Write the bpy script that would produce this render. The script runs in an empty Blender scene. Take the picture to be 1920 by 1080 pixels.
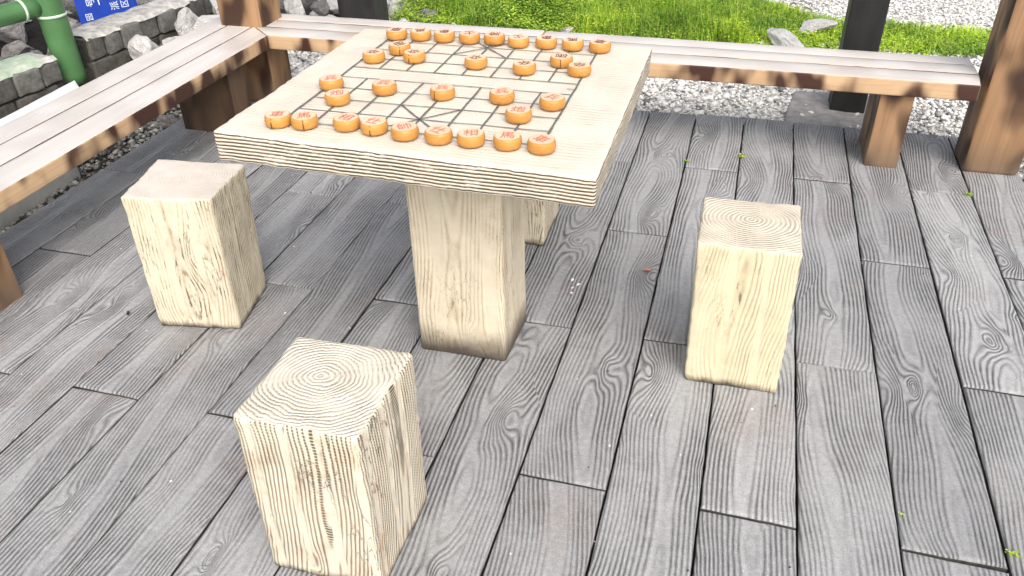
import bpy, bmesh, math, random
import numpy as np
from mathutils import Vector, Matrix, noise

# ------------------------------------------------------------------ camera, world, sun, exposure
S = bpy.context.scene
C = S.collection
cd = bpy.data.cameras.new('camera'); cam = bpy.data.objects.new('camera', cd); C.objects.link(cam)
cam.location = (0.4094, -1.7676, 1.4447)
cam.rotation_euler = (0.976605, 0.019786, 0.273649)
cd.sensor_width = 36; cd.lens = 1529.25/1920*36; cd.clip_start = .02; cd.clip_end = 500
S.camera = cam
SUN_EL, SUN_AZ = math.radians(46), math.radians(150)      # azimuth clockwise from +Y
W = bpy.data.worlds.new('World'); S.world = W; W.use_nodes = True
nt = W.node_tree; bg = nt.nodes['Background']
sky = nt.nodes.new('ShaderNodeTexSky'); sky.sky_type = 'NISHITA'; sky.sun_disc = False
sky.sun_elevation = SUN_EL; sky.sun_rotation = SUN_AZ; sky.air_density = 1.0; sky.dust_density = 5.0; sky.ozone_density = .6
hs_ = nt.nodes.new('ShaderNodeHueSaturation'); hs_.inputs['Saturation'].default_value = .5      # thin overcast: a whiter sky
nt.links.new(sky.outputs[0], hs_.inputs['Color']); nt.links.new(hs_.outputs[0], bg.inputs[0]); bg.inputs[1].default_value = 0.15
sl = bpy.data.lights.new('sun', 'SUN'); sl.energy = 1.1; sl.angle = math.radians(60); sl.color = (1, .95, .88)
so = bpy.data.objects.new('sun', sl); C.objects.link(so)
dv = Vector((math.sin(SUN_AZ)*math.cos(SUN_EL), math.cos(SUN_AZ)*math.cos(SUN_EL), math.sin(SUN_EL)))
so.rotation_euler = dv.to_track_quat('Z', 'Y').to_euler(); so.location = dv*20
S.view_settings.view_transform = 'Standard'; S.view_settings.look = 'None'; S.view_settings.gamma = 1
S.view_settings.exposure = 0.71
S.cycles.max_bounces = 8; S.cycles.diffuse_bounces = 5

rng = np.random.default_rng(7); random.seed(7)

# ------------------------------------------------------------------ helpers
def tag(o, label=None, cat=None, group=None, kind=None):
    if label: o['label'] = label
    if cat: o['category'] = cat
    if group: o['group'] = group
    if kind: o['kind'] = kind
    return o

def empty(name, loc, label, cat, group=None, rz=0):
    o = bpy.data.objects.new(name, None); C.objects.link(o); o.location = loc; o.rotation_euler = (0, 0, rz)
    o.empty_display_size = .1
    return tag(o, label, cat, group)

def link_mesh(name, me, mats, parent=None, smooth=False, world=True):
    o = bpy.data.objects.new(name, me); C.objects.link(o)
    for m in mats: me.materials.append(m)
    if smooth: me.polygons.foreach_set('use_smooth', [True]*len(me.polygons))
    if parent:
        o.parent = parent
        if world:                                            # vertices were given in world space
            bpy.context.view_layer.update()
            o.matrix_parent_inverse = (Matrix.Translation(parent.location) @ Matrix.Rotation(parent.rotation_euler.z, 4, 'Z')).inverted()
    return o

class Geo:
    """collects faces with uv, per-face offset uv and material index"""
    def __init__(s): s.v = []; s.f = []; s.uv = []; s.off = []; s.mi = []
    def grid(s, P, UV, off=(0, 0), mi=0):
        P = np.asarray(P); n, m = P.shape[:2]; b = len(s.v)
        s.v.extend(map(tuple, P.reshape(-1, 3)))
        for i in range(n-1):
            for j in range(m-1):
                q = [(i, j), (i+1, j), (i+1, j+1), (i, j+1)]
                s.f.append([b+a*m+c for a, c in q]); s.uv.append([tuple(UV[a][c]) for a, c in q]); s.off.append(off); s.mi.append(mi)
    def quad(s, pts, uvs=None, off=(0, 0), mi=0):
        b = len(s.v); s.v.extend(map(tuple, pts)); s.f.append(list(range(b, b+len(pts))))
        s.uv.append(uvs or [(p[0], p[1]) for p in pts]); s.off.append(off); s.mi.append(mi)
    def build(s, name, mats, parent=None, smooth=False, weld=0, world=True):
        me = bpy.data.meshes.new(name); me.from_pydata(s.v, [], s.f)
        a = me.uv_layers.new(name='UVMap'); b = me.uv_layers.new(name='Off')
        a.data.foreach_set('uv', np.array([c for f in s.uv for p in f for c in p], dtype=np.float32))
        b.data.foreach_set('uv', np.array([c for f, o in zip(s.uv, s.off) for p in f for c in o], dtype=np.float32))
        me.polygons.foreach_set('material_index', s.mi)
        if weld:
            bm = bmesh.new(); bm.from_mesh(me); bmesh.ops.remove_doubles(bm, verts=bm.verts, dist=weld)
            bmesh.ops.recalc_face_normals(bm, faces=bm.faces); bm.to_mesh(me); bm.free()
        me.update()
        return link_mesh(name, me, mats, parent, smooth, world)

def block(g, top, bot, r=.006, n=14, nz=16, amp=.0015, nsc=14., mi_top=0, mi_side=1, seed=0., flute=0., edge=0.):
    """irregular rounded block between two quads (FL,FR,BR,BL); uv in metres"""
    top = [Vector(p) for p in top]; bot = [Vector(p) for p in bot]
    L = (top[1]-top[0]).length; D = (top[3]-top[0]).length; H = (top[0]-bot[0]).length
    def shape(a, b, c):                                     # a,b,c in metres inside L,D,H
        q = Vector((a, b, c)); ctr = Vector((min(max(a, r), L-r), min(max(b, r), D-r), min(max(c, r), H-r)))
        d = q-ctr
        if d.length > 1e-9: q = ctr + d.normalized()*r
        u, v, w = q.x/L, q.y/D, q.z/H
        t = top[0].lerp(top[1], u).lerp(top[3].lerp(top[2], u), v); o = bot[0].lerp(bot[1], u).lerp(bot[3].lerp(bot[2], u), v)
        p = o.lerp(t, w)
        sd = Vector((seed, seed*1.7, seed*.3))
        k = noise.noise_vector(p*nsc+sd)*amp + noise.noise_vector(p*nsc*4+sd)*amp*.5
        if edge:
            ne = sum(1 for x, l in ((a, L), (b, D), (c, H)) if x < 2*r or x > l-2*r)
            if ne >= 2: k = k + noise.noise_vector(p*60+sd)*edge
        if flute and d.length > 1e-9 and abs(d.normalized().z) < .5:
            k = k + d.normalized()*flute*(noise.noise(Vector(((a+b*1.3)*38+seed, (a-b)*38, c*2.5)))+.6*math.copysign(1, math.sin((a+b)*55+seed*3))*.25)
        return p + k
    def axis(l, n): 
        base = [0, r*.45, r] + [r+(l-2*r)*i/n for i in range(1, n)] + [l-r, l-r*.45, l]
        return base
    A = axis(L, n); B = axis(D, max(2, int(n*D/L))); Cz = axis(H, nz)
    g.grid([[shape(a, b, H) for b in B] for a in A], [[(a-L/2, b-D/2) for b in B] for a in A], (seed*3.1 % 50, seed*7.7 % 50), mi_top)
    g.grid([[shape(a, b, 0) for b in B] for a in A], [[(a-L/2, b-D/2) for b in B] for a in A], (seed, 3), mi_top)
    for k, (fn, X, l) in enumerate(((lambda a: (a, 0), A, L), (lambda a: (a, D), A, L), (lambda b: (0, b), B, D), (lambda b: (L, b), B, D))):
        g.grid([[shape(*fn(x), c) for c in Cz] for x in X], [[(x-l/2, c) for c in Cz] for x in X], ((seed*5.3+k*11.3) % 60, (seed*2.9+k*4.1) % 60), mi_side)

# ---- node helpers
class NT:
    def __init__(s, name):
        s.m = bpy.data.materials.new(name); s.m.use_nodes = True; s.t = s.m.node_tree; s.b = s.t.nodes['Principled BSDF']
    def n(s, ty, **kw):
        x = s.t.nodes.new(ty)
        for k, v in kw.items(): setattr(x, k, v)
        return x
    def set(s, sock, v):
        if isinstance(v, bpy.types.NodeSocket): s.t.links.new(v, sock)
        elif v is not None:
            if isinstance(v, tuple) and len(v) == 3 and len(sock.default_value) == 4: v = v+(1,)
            sock.default_value = v
    def M(s, op, a, b=None, c=None, clamp=False):
        x = s.n('ShaderNodeMath', operation=op); x.use_clamp = clamp
        s.set(x.inputs[0], a); s.set(x.inputs[1], b)
        if c is not None: s.set(x.inputs[2], c)
        return x.outputs[0]
    def uv(s, name='UVMap'):
        u = s.n('ShaderNodeUVMap', uv_map=name); q = s.n('ShaderNodeSeparateXYZ'); s.t.links.new(u.outputs[0], q.inputs[0]); return q.outputs[0], q.outputs[1]
    def xyz(s, x, y, z=0.):
        q = s.n('ShaderNodeCombineXYZ'); s.set(q.inputs[0], x); s.set(q.inputs[1], y); s.set(q.inputs[2], z); return q.outputs[0]
    def noise(s, vec, scale, detail=2, rough=.5, dim='3D'):
        q = s.n('ShaderNodeTexNoise', noise_dimensions=dim); s.set(q.inputs['Vector'], vec); q.inputs['Scale'].default_value = scale
        q.inputs['Detail'].default_value = detail; q.inputs['Roughness'].default_value = rough; return q.outputs['Fac']
    def vor(s, vec, scale, feature='F1', rnd=1., out='Distance'):
        q = s.n('ShaderNodeTexVoronoi', voronoi_dimensions='2D', feature=feature); s.set(q.inputs['Vector'], vec); q.inputs['Scale'].default_value = scale
        q.inputs['Randomness'].default_value = rnd; return q.outputs[out], q
    def ramp(s, f, stops, interp='LINEAR'):
        q = s.n('ShaderNodeValToRGB'); q.color_ramp.interpolation = interp; e = q.color_ramp.elements
        while len(e) < len(stops): e.new(.5)
        for x, (p, c) in zip(e, stops):
            x.position = p; x.color = (c if isinstance(c, tuple) else (c, c, c))+(1,)
        s.set(q.inputs[0], f); return q.outputs[0]
    def mr(s, v, a, b, c=0., d=1., smooth=False):
        q = s.n('ShaderNodeMapRange'); q.clamp = True
        if smooth: q.interpolation_type = 'SMOOTHSTEP'
        s.set(q.inputs[0], v)
        for i, x in enumerate((a, b, c, d)): s.set(q.inputs[i+1], x)
        return q.outputs[0]
    def mix(s, f, a, b, mode='MIX'):
        q = s.n('ShaderNodeMix', data_type='RGBA', blend_type=mode); s.set(q.inputs[0], f); s.set(q.inputs[6], a); s.set(q.inputs[7], b); return q.outputs[2]
    def bump(s, h, dist, strength=1., prev=None):
        q = s.n('ShaderNodeBump'); q.inputs['Distance'].default_value = dist; q.inputs['Strength'].default_value = strength; s.set(q.inputs['Height'], h)
        if prev is not None: s.t.links.new(prev, q.inputs['Normal'])
        return q.outputs[0]
    def fin(s, col, rough, normal=None, spec=None):
        s.set(s.b.inputs['Base Color'], col); s.set(s.b.inputs['Roughness'], rough)
        if normal is not None: s.t.links.new(normal, s.b.inputs['Normal'])
        if spec is not None: s.b.inputs['Specular IOR Level'].default_value = spec
        return s.m

def grain_field(n, freq, knots=1., cath=.35, warp=1., vs=1., kscale=2.6, kell=.42, lin=False, bead=1.):
    """stamped wood grain: returns ring height 0..1, plus uv and helper noises"""
    u, v = n.uv(); ou, ov = n.uv('Off')
    U = n.M('ADD', u, ou); V = n.M('ADD', v, ov)
    low = n.noise(n.xyz(n.M('MULTIPLY', U, 2.2), n.M('MULTIPLY', V, .9*vs), 3.), 3., 2, .5)
    fin = n.noise(n.xyz(n.M('MULTIPLY', U, 8.), n.M('MULTIPLY', V, 2.2*vs), 1.), 3., 2, .5)
    # cathedral centre wanders with V
    cen = n.M('MULTIPLY', n.M('SUBTRACT', n.noise(n.xyz(ov, ou, n.M('MULTIPLY', V, .6)), 1.7, 1), .5), .22)
    du = n.M('SUBTRACT', u, cen)
    hyp = u if lin else n.M('SQRT', n.M('ADD', n.M('MULTIPLY', du, du), .0006))
    F = n.M('MULTIPLY', hyp, freq)
    F = n.M('ADD', F, n.M('MULTIPLY', n.noise(n.xyz(ou, n.M('MULTIPLY', V, 1.1*vs), 9.), 1.6, 1), freq*.10*cath))
    F = n.M('ADD', F, n.M('MULTIPLY', low, 4.5*warp)); F = n.M('ADD', F, n.M('MULTIPLY', fin, 1.1*warp))
    kw = n.M('MULTIPLY', n.M('SUBTRACT', n.noise(n.xyz(n.M('MULTIPLY', U, 3.), n.M('MULTIPLY', V, 1.6), 7.), 5., 1), .5), .035)
    d, q = n.vor(n.xyz(n.M('ADD', U, kw), n.M('ADD', n.M('MULTIPLY', V, kell), n.M('MULTIPLY', kw, .8))), kscale*1.9, rnd=1.)
    sel = n.n('ShaderNodeSeparateColor'); n.t.links.new(q.outputs['Color'], sel.inputs[0])
    amp = n.mr(sel.outputs[0], .30, .8, 0., 1.)
    wid = n.mr(sel.outputs[1], 0., 1., .085, .17)
    gs = n.M('EXPONENT', n.M('MULTIPLY', n.M('POWER', n.M('DIVIDE', d, wid), 2.), -1.))
    gw = n.M('EXPONENT', n.M('MULTIPLY', n.M('POWER', n.M('DIVIDE', d, n.M('MULTIPLY', wid, 2.3)), 2.), -1.))
    F = n.M('ADD', F, n.M('MULTIPLY', n.M('MULTIPLY', n.M('ADD', gs, n.M('MULTIPLY', gw, .8)), amp), 3.*knots))
    F = n.M('ADD', F, n.M('MULTIPLY', n.noise(n.xyz(n.M('MULTIPLY', U, 60.), n.M('MULTIPLY', V, 26.), 3.), 1., 2, .7), .55*bead))
    h = n.M('ADD', n.M('MULTIPLY', n.M('COSINE', n.M('MULTIPLY', F, 6.2832)), .5), .5)
    return h, F, U, V, low, fin, u, v, du, n.M('MULTIPLY', gw, amp)

def mat_deck():
    n = NT('stamped_concrete_deck')
    h, F, U, V, low, fin, u, v, du, gw = grain_field(n, 97, 1.2, .7, .50, vs=.8, bead=.2, kscale=3.1)
    P = n.xyz(U, V)
    flat = n.mr(n.noise(n.xyz(U, n.M('MULTIPLY', V, .45), 4.), 7., 2), .38, .58, .45, 1.)
    heart = n.M('MAXIMUM', n.mr(n.M('ABSOLUTE', du), .006, .032, .38, 1., True), n.mr(gw, .05, .4))     # smooth heartwood strip, rings come back round the knots
    amp = n.M('MULTIPLY', n.M('MULTIPLY', flat, heart), n.mr(n.noise(P, 26, 2), .3, .7, .6, 1.))
    hs = n.M('POWER', h, .55); hh = n.M('MULTIPLY', hs, amp)
    speck = n.noise(P, 260, 4, .8); mid = n.noise(P, 75, 4, .72); big = n.noise(P, 4.5, 3, .6); pit = n.vor(P, 75)[0]
    col = n.mix(n.M('MULTIPLY', n.M('SUBTRACT', 1., hs), amp), (.365, .370, .371), (.080, .081, .083))
    col = n.mix(n.mr(big, .35, .65, 0., .45), col, n.mix(.5, col, (.245, .24, .25)))
    tone = n.noise(n.xyz(n.uv('Off')[0], n.uv('Off')[1]), 1.7, 0)
    col = n.mix(1., col, n.xyz(*[n.mr(tone, .3, .7, a, b) for a, b in ((.87, 1.10), (.87, 1.10), (.88, 1.10))]), 'MULTIPLY')
    # pale dust and brownish scuffs
    col = n.mix(n.mr(n.noise(P, 9, 4, .7), .56, .75, 0., .45), col, (.40, .385, .375))
    col = n.mix(n.mr(n.noise(n.xyz(V, U), 3.2, 4, .65), .54, .74, 0., .5), col, (.27, .225, .205))
    g = n.mr(n.M('ADD', n.M('MULTIPLY', speck, .6), n.M('MULTIPLY', mid, .4)), .32, .68, .62, 1.34)
    col = n.mix(1., col, n.xyz(g, g, g), 'MULTIPLY')
    col = n.mix(n.mr(pit, .0, .13, .8, 0.), col, n.mix(n.mr(speck, .45, .55), (.07, .07, .07), (.55, .54, .53)))
    nm = n.bump(n.M('ADD', hh, n.M('MULTIPLY', mid, .35)), .0065, .85); nm = n.bump(speck, .0022, .8, nm)
    return n.fin(col, n.mr(mid, .3, .7, .55, .8), nm, .35)

def mat_cream(name, freq, dark=.5, hatch=0., base=(.66, .59, .47), groove=(.40, .33, .22), knots=.6, brown=.3, cath=.5, dirt_or_shade=0., warp=.6, bdist=.0022, amp0=.25, lin=False, deep0=0., deepw=.16, thin=.45, strips=0., gmix=.42):
    n = NT(name)
    h, F, U, V, low, fin, u, v, du, gw = grain_field(n, freq, knots, cath, warp, kscale=3.4, lin=lin, bead=.35)
    P = n.xyz(U, V)
    patch = n.mr(n.noise(n.xyz(U, n.M('MULTIPLY', V, .5), 2.), 9., 3, .6), .38, .62, amp0, 1.)
    hs = n.M('POWER', h, thin)
    if strips:                                               # plain bands between the stamped strips
        sw = n.M('FRACT', n.M('ADD', n.M('MULTIPLY', u, strips), n.M('ADD', n.M('MULTIPLY', fin, .25), 40.2)))
        patch = n.M('MULTIPLY', patch, n.M('MULTIPLY', n.mr(sw, .03, .10), n.mr(sw, .80, .88, 1., 0.)))
    gr = n.M('MULTIPLY', n.M('SUBTRACT', 1., hs), patch)
    mott = n.noise(P, 12, 4, .65); speck = n.noise(P, 260, 3, .7)
    col = n.mix(n.mr(mott, .3, .7), tuple(c*.90 for c in base), tuple(min(.85, c*1.08) for c in base))
    col = n.mix(n.M('MULTIPLY', gr, gmix), col, groove)
    # broken dark lines down in the grooves
    brk = n.noise(n.xyz(n.M('MULTIPLY', U, 55.), n.M('MULTIPLY', V, 14.), 1.), 1.4, 3, .7)
    reg = n.noise(n.xyz(n.M('MULTIPLY', U, 6.), n.M('MULTIPLY', V, 2.5), 6.), 1.6, 2)
    deep = n.mr(h, deep0, deepw, 1., 0.)
    if hatch:
        wob = n.M('ADD', n.M('MULTIPLY', V, hatch*6.2832), n.M('MULTIPLY', fin, 5.))
        brk = n.M('ADD', n.M('MULTIPLY', brk, .5), n.M('MULTIPLY', n.M('ADD', n.M('MULTIPLY', n.M('COSINE', wob), .5), .5), .5))
    m = n.M('MULTIPLY', deep, n.mr(brk, .66-.3*dark, .74-.3*dark)); m = n.M('MULTIPLY', m, n.mr(reg, .62-.45*dark, .75-.4*dark)); m = n.M('MULTIPLY', m, n.mr(patch, .1, .5))
    cr = n.M('ABSOLUTE', n.M('SUBTRACT', n.noise(n.xyz(n.M('MULTIPLY', U, 13.), n.M('MULTIPLY', V, 2.2), 15.), 1.6, 4, .62), .5))
    m = n.M('MAXIMUM', m, n.M('MULTIPLY', n.M('MULTIPLY', n.mr(cr, .0, .011, 1., 0.), n.mr(reg, .46, .56)), min(1., dark*1.3)*(0. if lin else 1.)))
    dk = n.mix(n.mr(n.noise(P, 10, 2), .45, .6), (.045, .035, .024), (.15, .08, .035))
    # brown stains where paint has worn off
    st = n.M('MULTIPLY', n.mr(n.noise(n.xyz(n.M('MULTIPLY', U, 9.), n.M('MULTIPLY', V, 4.), 11.), 1.8, 4, .7), .51, .66), n.mr(h, .1, .6, 1., .25))
    col = n.mix(n.M('MULTIPLY', st, brown), col, (.30, .17, .08))
    col = n.mix(n.M('MULTIPLY', m, .9), col, dk)
    chip = n.mr(n.vor(n.xyz(U, n.M('MULTIPLY', V, .5)), 42)[0], .0, .055, 1., 0.)
    col = n.mix(n.M('MULTIPLY', chip, n.mr(reg, .45, .6, 0., .75)), col, (.12, .08, .05))
    if dirt_or_shade:  # stained foot on the pedestal; on the stools, contact shade painted in
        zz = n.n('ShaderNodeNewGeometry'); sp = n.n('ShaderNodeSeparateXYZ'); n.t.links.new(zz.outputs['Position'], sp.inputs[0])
        dd = n.mr(n.M('ADD', sp.outputs[2], n.M('MULTIPLY', n.M('SUBTRACT', mott, .5), .05)), .0, dirt_or_shade, 1., 0., True)
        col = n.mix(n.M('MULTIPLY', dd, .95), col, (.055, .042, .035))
    s = n.mr(speck, .3, .7, .92, 1.07); col = n.mix(1., col, n.xyz(s, s, s), 'MULTIPLY')
    nm = n.bump(n.M('ADD', n.M('MULTIPLY', hs, patch), n.M('MULTIPLY', mott, .25)), bdist, .8); nm = n.bump(speck, .0008, .5, nm)
    return n.fin(col, .55, nm, .3)

def mat_rings(name, cx, cy, freq, base, amp=1., dark=.3, hatch=0., wb=.016):
    n = NT(name); u, v = n.uv(); ou, ov = n.uv('Off')
    U = n.M('ADD', u, ou); V = n.M('ADD', v, ov); P = n.xyz(U, V)
    wob = n.noise(P, 14, 2)
    du = n.M('ADD', u, n.M('MULTIPLY', n.M('SUBTRACT', wob, .5), wb)); dv_ = n.M('ADD', v, n.M('MULTIPLY', n.M('SUBTRACT', n.noise(n.xyz(V, U), 14, 2), .5), wb))
    a = n.M('SUBTRACT', du, cx); b = n.M('MULTIPLY', n.M('SUBTRACT', dv_, cy), 1.15)
    r = n.M('SQRT', n.M('ADD', n.M('MULTIPLY', a, a), n.M('MULTIPLY', b, b)))
    h = n.M('ADD', n.M('MULTIPLY', n.M('COSINE', n.M('MULTIPLY', r, freq*6.2832)), .5), .5); hs = n.M('POWER', h, .6)
    patch = n.mr(n.noise(P, 13, 3), .36, .6, .35, 1.)
    mott = n.noise(P, 18, 4, .6); speck = n.noise(P, 280, 2)
    col = n.mix(n.mr(mott, .3, .7), tuple(c*.92 for c in base), tuple(min(.86, c*1.06) for c in base))
    col = n.mix(n.M('MULTIPLY', n.M('MULTIPLY', n.M('SUBTRACT', 1., hs), patch), .5*amp), col, (.36, .29, .22))
    brk = n.noise(n.xyz(n.M('MULTIPLY', U, 40.), n.M('MULTIPLY', V, 90.)), 1.3, 2)
    if hatch: brk = n.M('ADD', n.M('MULTIPLY', brk, .6), n.M('MULTIPLY', n.M('ADD', n.M('MULTIPLY', n.M('COSINE', n.M('MULTIPLY', n.M('ADD', U, n.M('MULTIPLY', wob, .03)), hatch*6.2832)), .5), .5), .4))
    m = n.M('MULTIPLY', n.mr(h, .0, .18, 1., 0.), n.mr(brk, .58-.2*dark, .70-.2*dark)); m = n.M('MULTIPLY', m, patch)
    col = n.mix(n.M('MULTIPLY', m, .75), col, (.13, .10, .08))
    s = n.mr(speck, .3, .7, .94, 1.06); col = n.mix(1., col, n.xyz(s, s, s), 'MULTIPLY')
    nm = n.bump(n.M('ADD', n.M('MULTIPLY', hs, patch), n.M('MULTIPLY', mott, .2)), .0035, .8*amp); nm = n.bump(speck, .0006, .4, nm)
    return n.fin(col, .5, nm, .35)

def mat_wood(name, light, mid, dark, blot=1., rough=.45, spec=.4, bsc=(7., 2.6), contrast=1., dirt_or_shade=0., streak=1.):
    """u across the grain, v along it"""
    n = NT(name); u, v = n.uv(); ou, ov = n.uv('Off'); U = n.M('ADD', u, ou); V = n.M('ADD', v, ov)
    st = n.noise(n.xyz(n.M('MULTIPLY', U, 70.), n.M('MULTIPLY', V, 2.5)), 1.2, 3, .6)
    st2 = n.noise(n.xyz(n.M('MULTIPLY', U, 18.), n.M('MULTIPLY', V, 1.2), 4.), 1.2, 2, .5)
    bl = n.noise(n.xyz(n.M('MULTIPLY', U, bsc[0]), n.M('MULTIPLY', V, bsc[1]*2), 7.), 1.0, 1.5, .45)
    col = n.mix(n.mr(st2, .3, .7, 0., .8), light, mid)
    col = n.mix(n.M('MULTIPLY', n.mr(bl, .42, .64, 0., 1., True), .9*blot), col, dark)
    col = n.mix(n.M('MULTIPLY', n.mr(st, .52, .75), .28*streak), col, dark)
    if dirt_or_shade:
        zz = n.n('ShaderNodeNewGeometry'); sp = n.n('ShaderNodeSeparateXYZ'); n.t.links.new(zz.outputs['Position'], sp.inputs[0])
        dd = n.mr(n.M('ADD', sp.outputs[2], n.M('MULTIPLY', n.M('SUBTRACT', bl, .5), .12)), .0, dirt_or_shade, 1., 0., True)
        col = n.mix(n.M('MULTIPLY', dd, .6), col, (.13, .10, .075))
    nm = n.bump(st, .0008, .5)
    return n.fin(col, n.mr(st2, .3, .7, rough-.05, rough+.1), nm, spec)

def mat_attr(name, rough=.8, bumpsc=120, trans=0., jitter=.2, attr='col'):
    n = NT(name); a = n.n('ShaderNodeAttribute', attribute_name=attr)
    tc = n.n('ShaderNodeTexCoord'); k = n.noise(tc.outputs['Object'], bumpsc, 3, .6); g = n.mr(k, .3, .7, 1-jitter, 1+jitter)
    col = n.mix(1., a.outputs['Color'], n.xyz(g, g, g), 'MULTIPLY')
    m = n.fin(col, rough, n.bump(k, .003, .5) if not trans else None, .25)
    if trans:
        out = n.t.nodes['Material Output']; tr = n.n('ShaderNodeBsdfTranslucent'); n.t.links.new(col, tr.inputs[0])
        mx = n.n('ShaderNodeMixShader'); mx.inputs[0].default_value = trans
        n.t.links.new(n.b.outputs[0], mx.inputs[1]); n.t.links.new(tr.outputs[0], mx.inputs[2]); n.t.links.new(mx.outputs[0], out.inputs[0])
    return m

def mat_simple(name, col, rough=.6, var=.15, sc=30., spec=.4, bump=.0, metal=0.):
    n = NT(name); tc = n.n('ShaderNodeTexCoord'); k = n.noise(tc.outputs['Object'], sc, 4, .6); g = n.mr(k, .3, .7, 1-var, 1+var)
    c = n.mix(1., col, n.xyz(g, g, g), 'MULTIPLY'); n.b.inputs['Metallic'].default_value = metal
    return n.fin(c, rough, n.bump(k, bump, .7) if bump else None, spec)

M_deck = mat_deck()
M_jside = mat_simple('dark_joint_side', (.075, .072, .068), .95, .4, 60, .1)  # slab sides, darker than the slab tops
M_under = mat_simple('dark_joint_grit', (.025, .024, .022), .95, .5, 60, .1)
CREAM = (.66, .585, .465); PALE = (.645, .59, .495)
M_topA = mat_rings('ring_end_grain_offset', .05, .03, 135, (.63, .57, .50), .55, .0)
M_topB = mat_rings('ring_end_grain_hatched', -.015, .015, 104, PALE, .85, .95, 112, .03)
M_topC = mat_rings('ring_end_grain_fine', .0, .02, 92, (.62, .555, .45), .95, .2)
M_sideA = mat_cream('cream_bark_side', 100, .55, 0, (.645, .58, .445), (.34, .26, .15), .9, .6, .8, warp=.8, strips=11, deepw=.36, gmix=.6, dirt_or_shade=.028)  # dark foot of the stool sides is painted contact shade
M_sideB = mat_cream('cream_hatched_side', 118, 1.0, 130, (.65, .59, .475), (.33, .27, .16), .35, 1., .3, warp=.35, strips=14, amp0=.5, deep0=.08, deepw=.5, dirt_or_shade=.028)
M_sideC = mat_cream('cream_grain_side', 105, .4, 0, (.65, .575, .405), (.33, .25, .11), .9, .35, .9, warp=.8, strips=12, deepw=.26, gmix=.5, thin=.38, dirt_or_shade=.028)
M_col = mat_cream('cream_pedestal', 100, .4, 0, (.68, .605, .465), (.34, .26, .14), .8, .4, .9, dirt_or_shade=.115, strips=7, gmix=.55)
M_tedge = mat_cream('cream_table_edge', 125, 1.0, 0, (.68, .62, .51), (.15, .12, .085), 0., .25, 0., warp=.16, bdist=.004, amp0=.9, lin=True, thin=.35, gmix=.5, deep0=.22, deepw=.62)
M_ttop = mat_cream('cream_table_top', 75, .12, 0, (.64, .585, .495), (.44, .37, .30), .1, .15, .3, warp=.6, bdist=.0012, amp0=.05, lin=True)
M_line = mat_simple('grid_paint', (.125, .128, .118), .7, .35, 60, .3)
M_wside = mat_wood('burnt_brown_wood', (.58, .40, .24), (.42, .27, .15), (.050, .020, .012), 1.25, .42, .45, (4., 4.6))
M_wpost = mat_wood('burnt_brown_post', (.36, .215, .115), (.22, .125, .065), (.045, .022, .014), 1.1, .5, .35, (9., 1.8), dirt_or_shade=.16)
M_wdark = mat_wood('charred_brown_leg', (.12, .075, .045), (.08, .048, .03), (.035, .02, .014), 1., .5, .35, (9., 1.8))
M_wtop = mat_wood('bench_top_sky_sheen', (.62, .575, .535), (.52, .48, .445), (.36, .32, .285), .35, .3, .55, (4., 2.), streak=.5)  # sky reflection painted into the pale colour of the seat tops
M_gap = mat_simple('groove_shade_paint', (.10, .075, .07), .9, .2)  # dark colour standing in for shade inside the bench grooves
M_dpost = mat_wood('black_stained_post', (.035, .035, .034), (.022, .022, .022), (.010, .010, .010), .6, .5, .35, (7., 2.), streak=2.)

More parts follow.
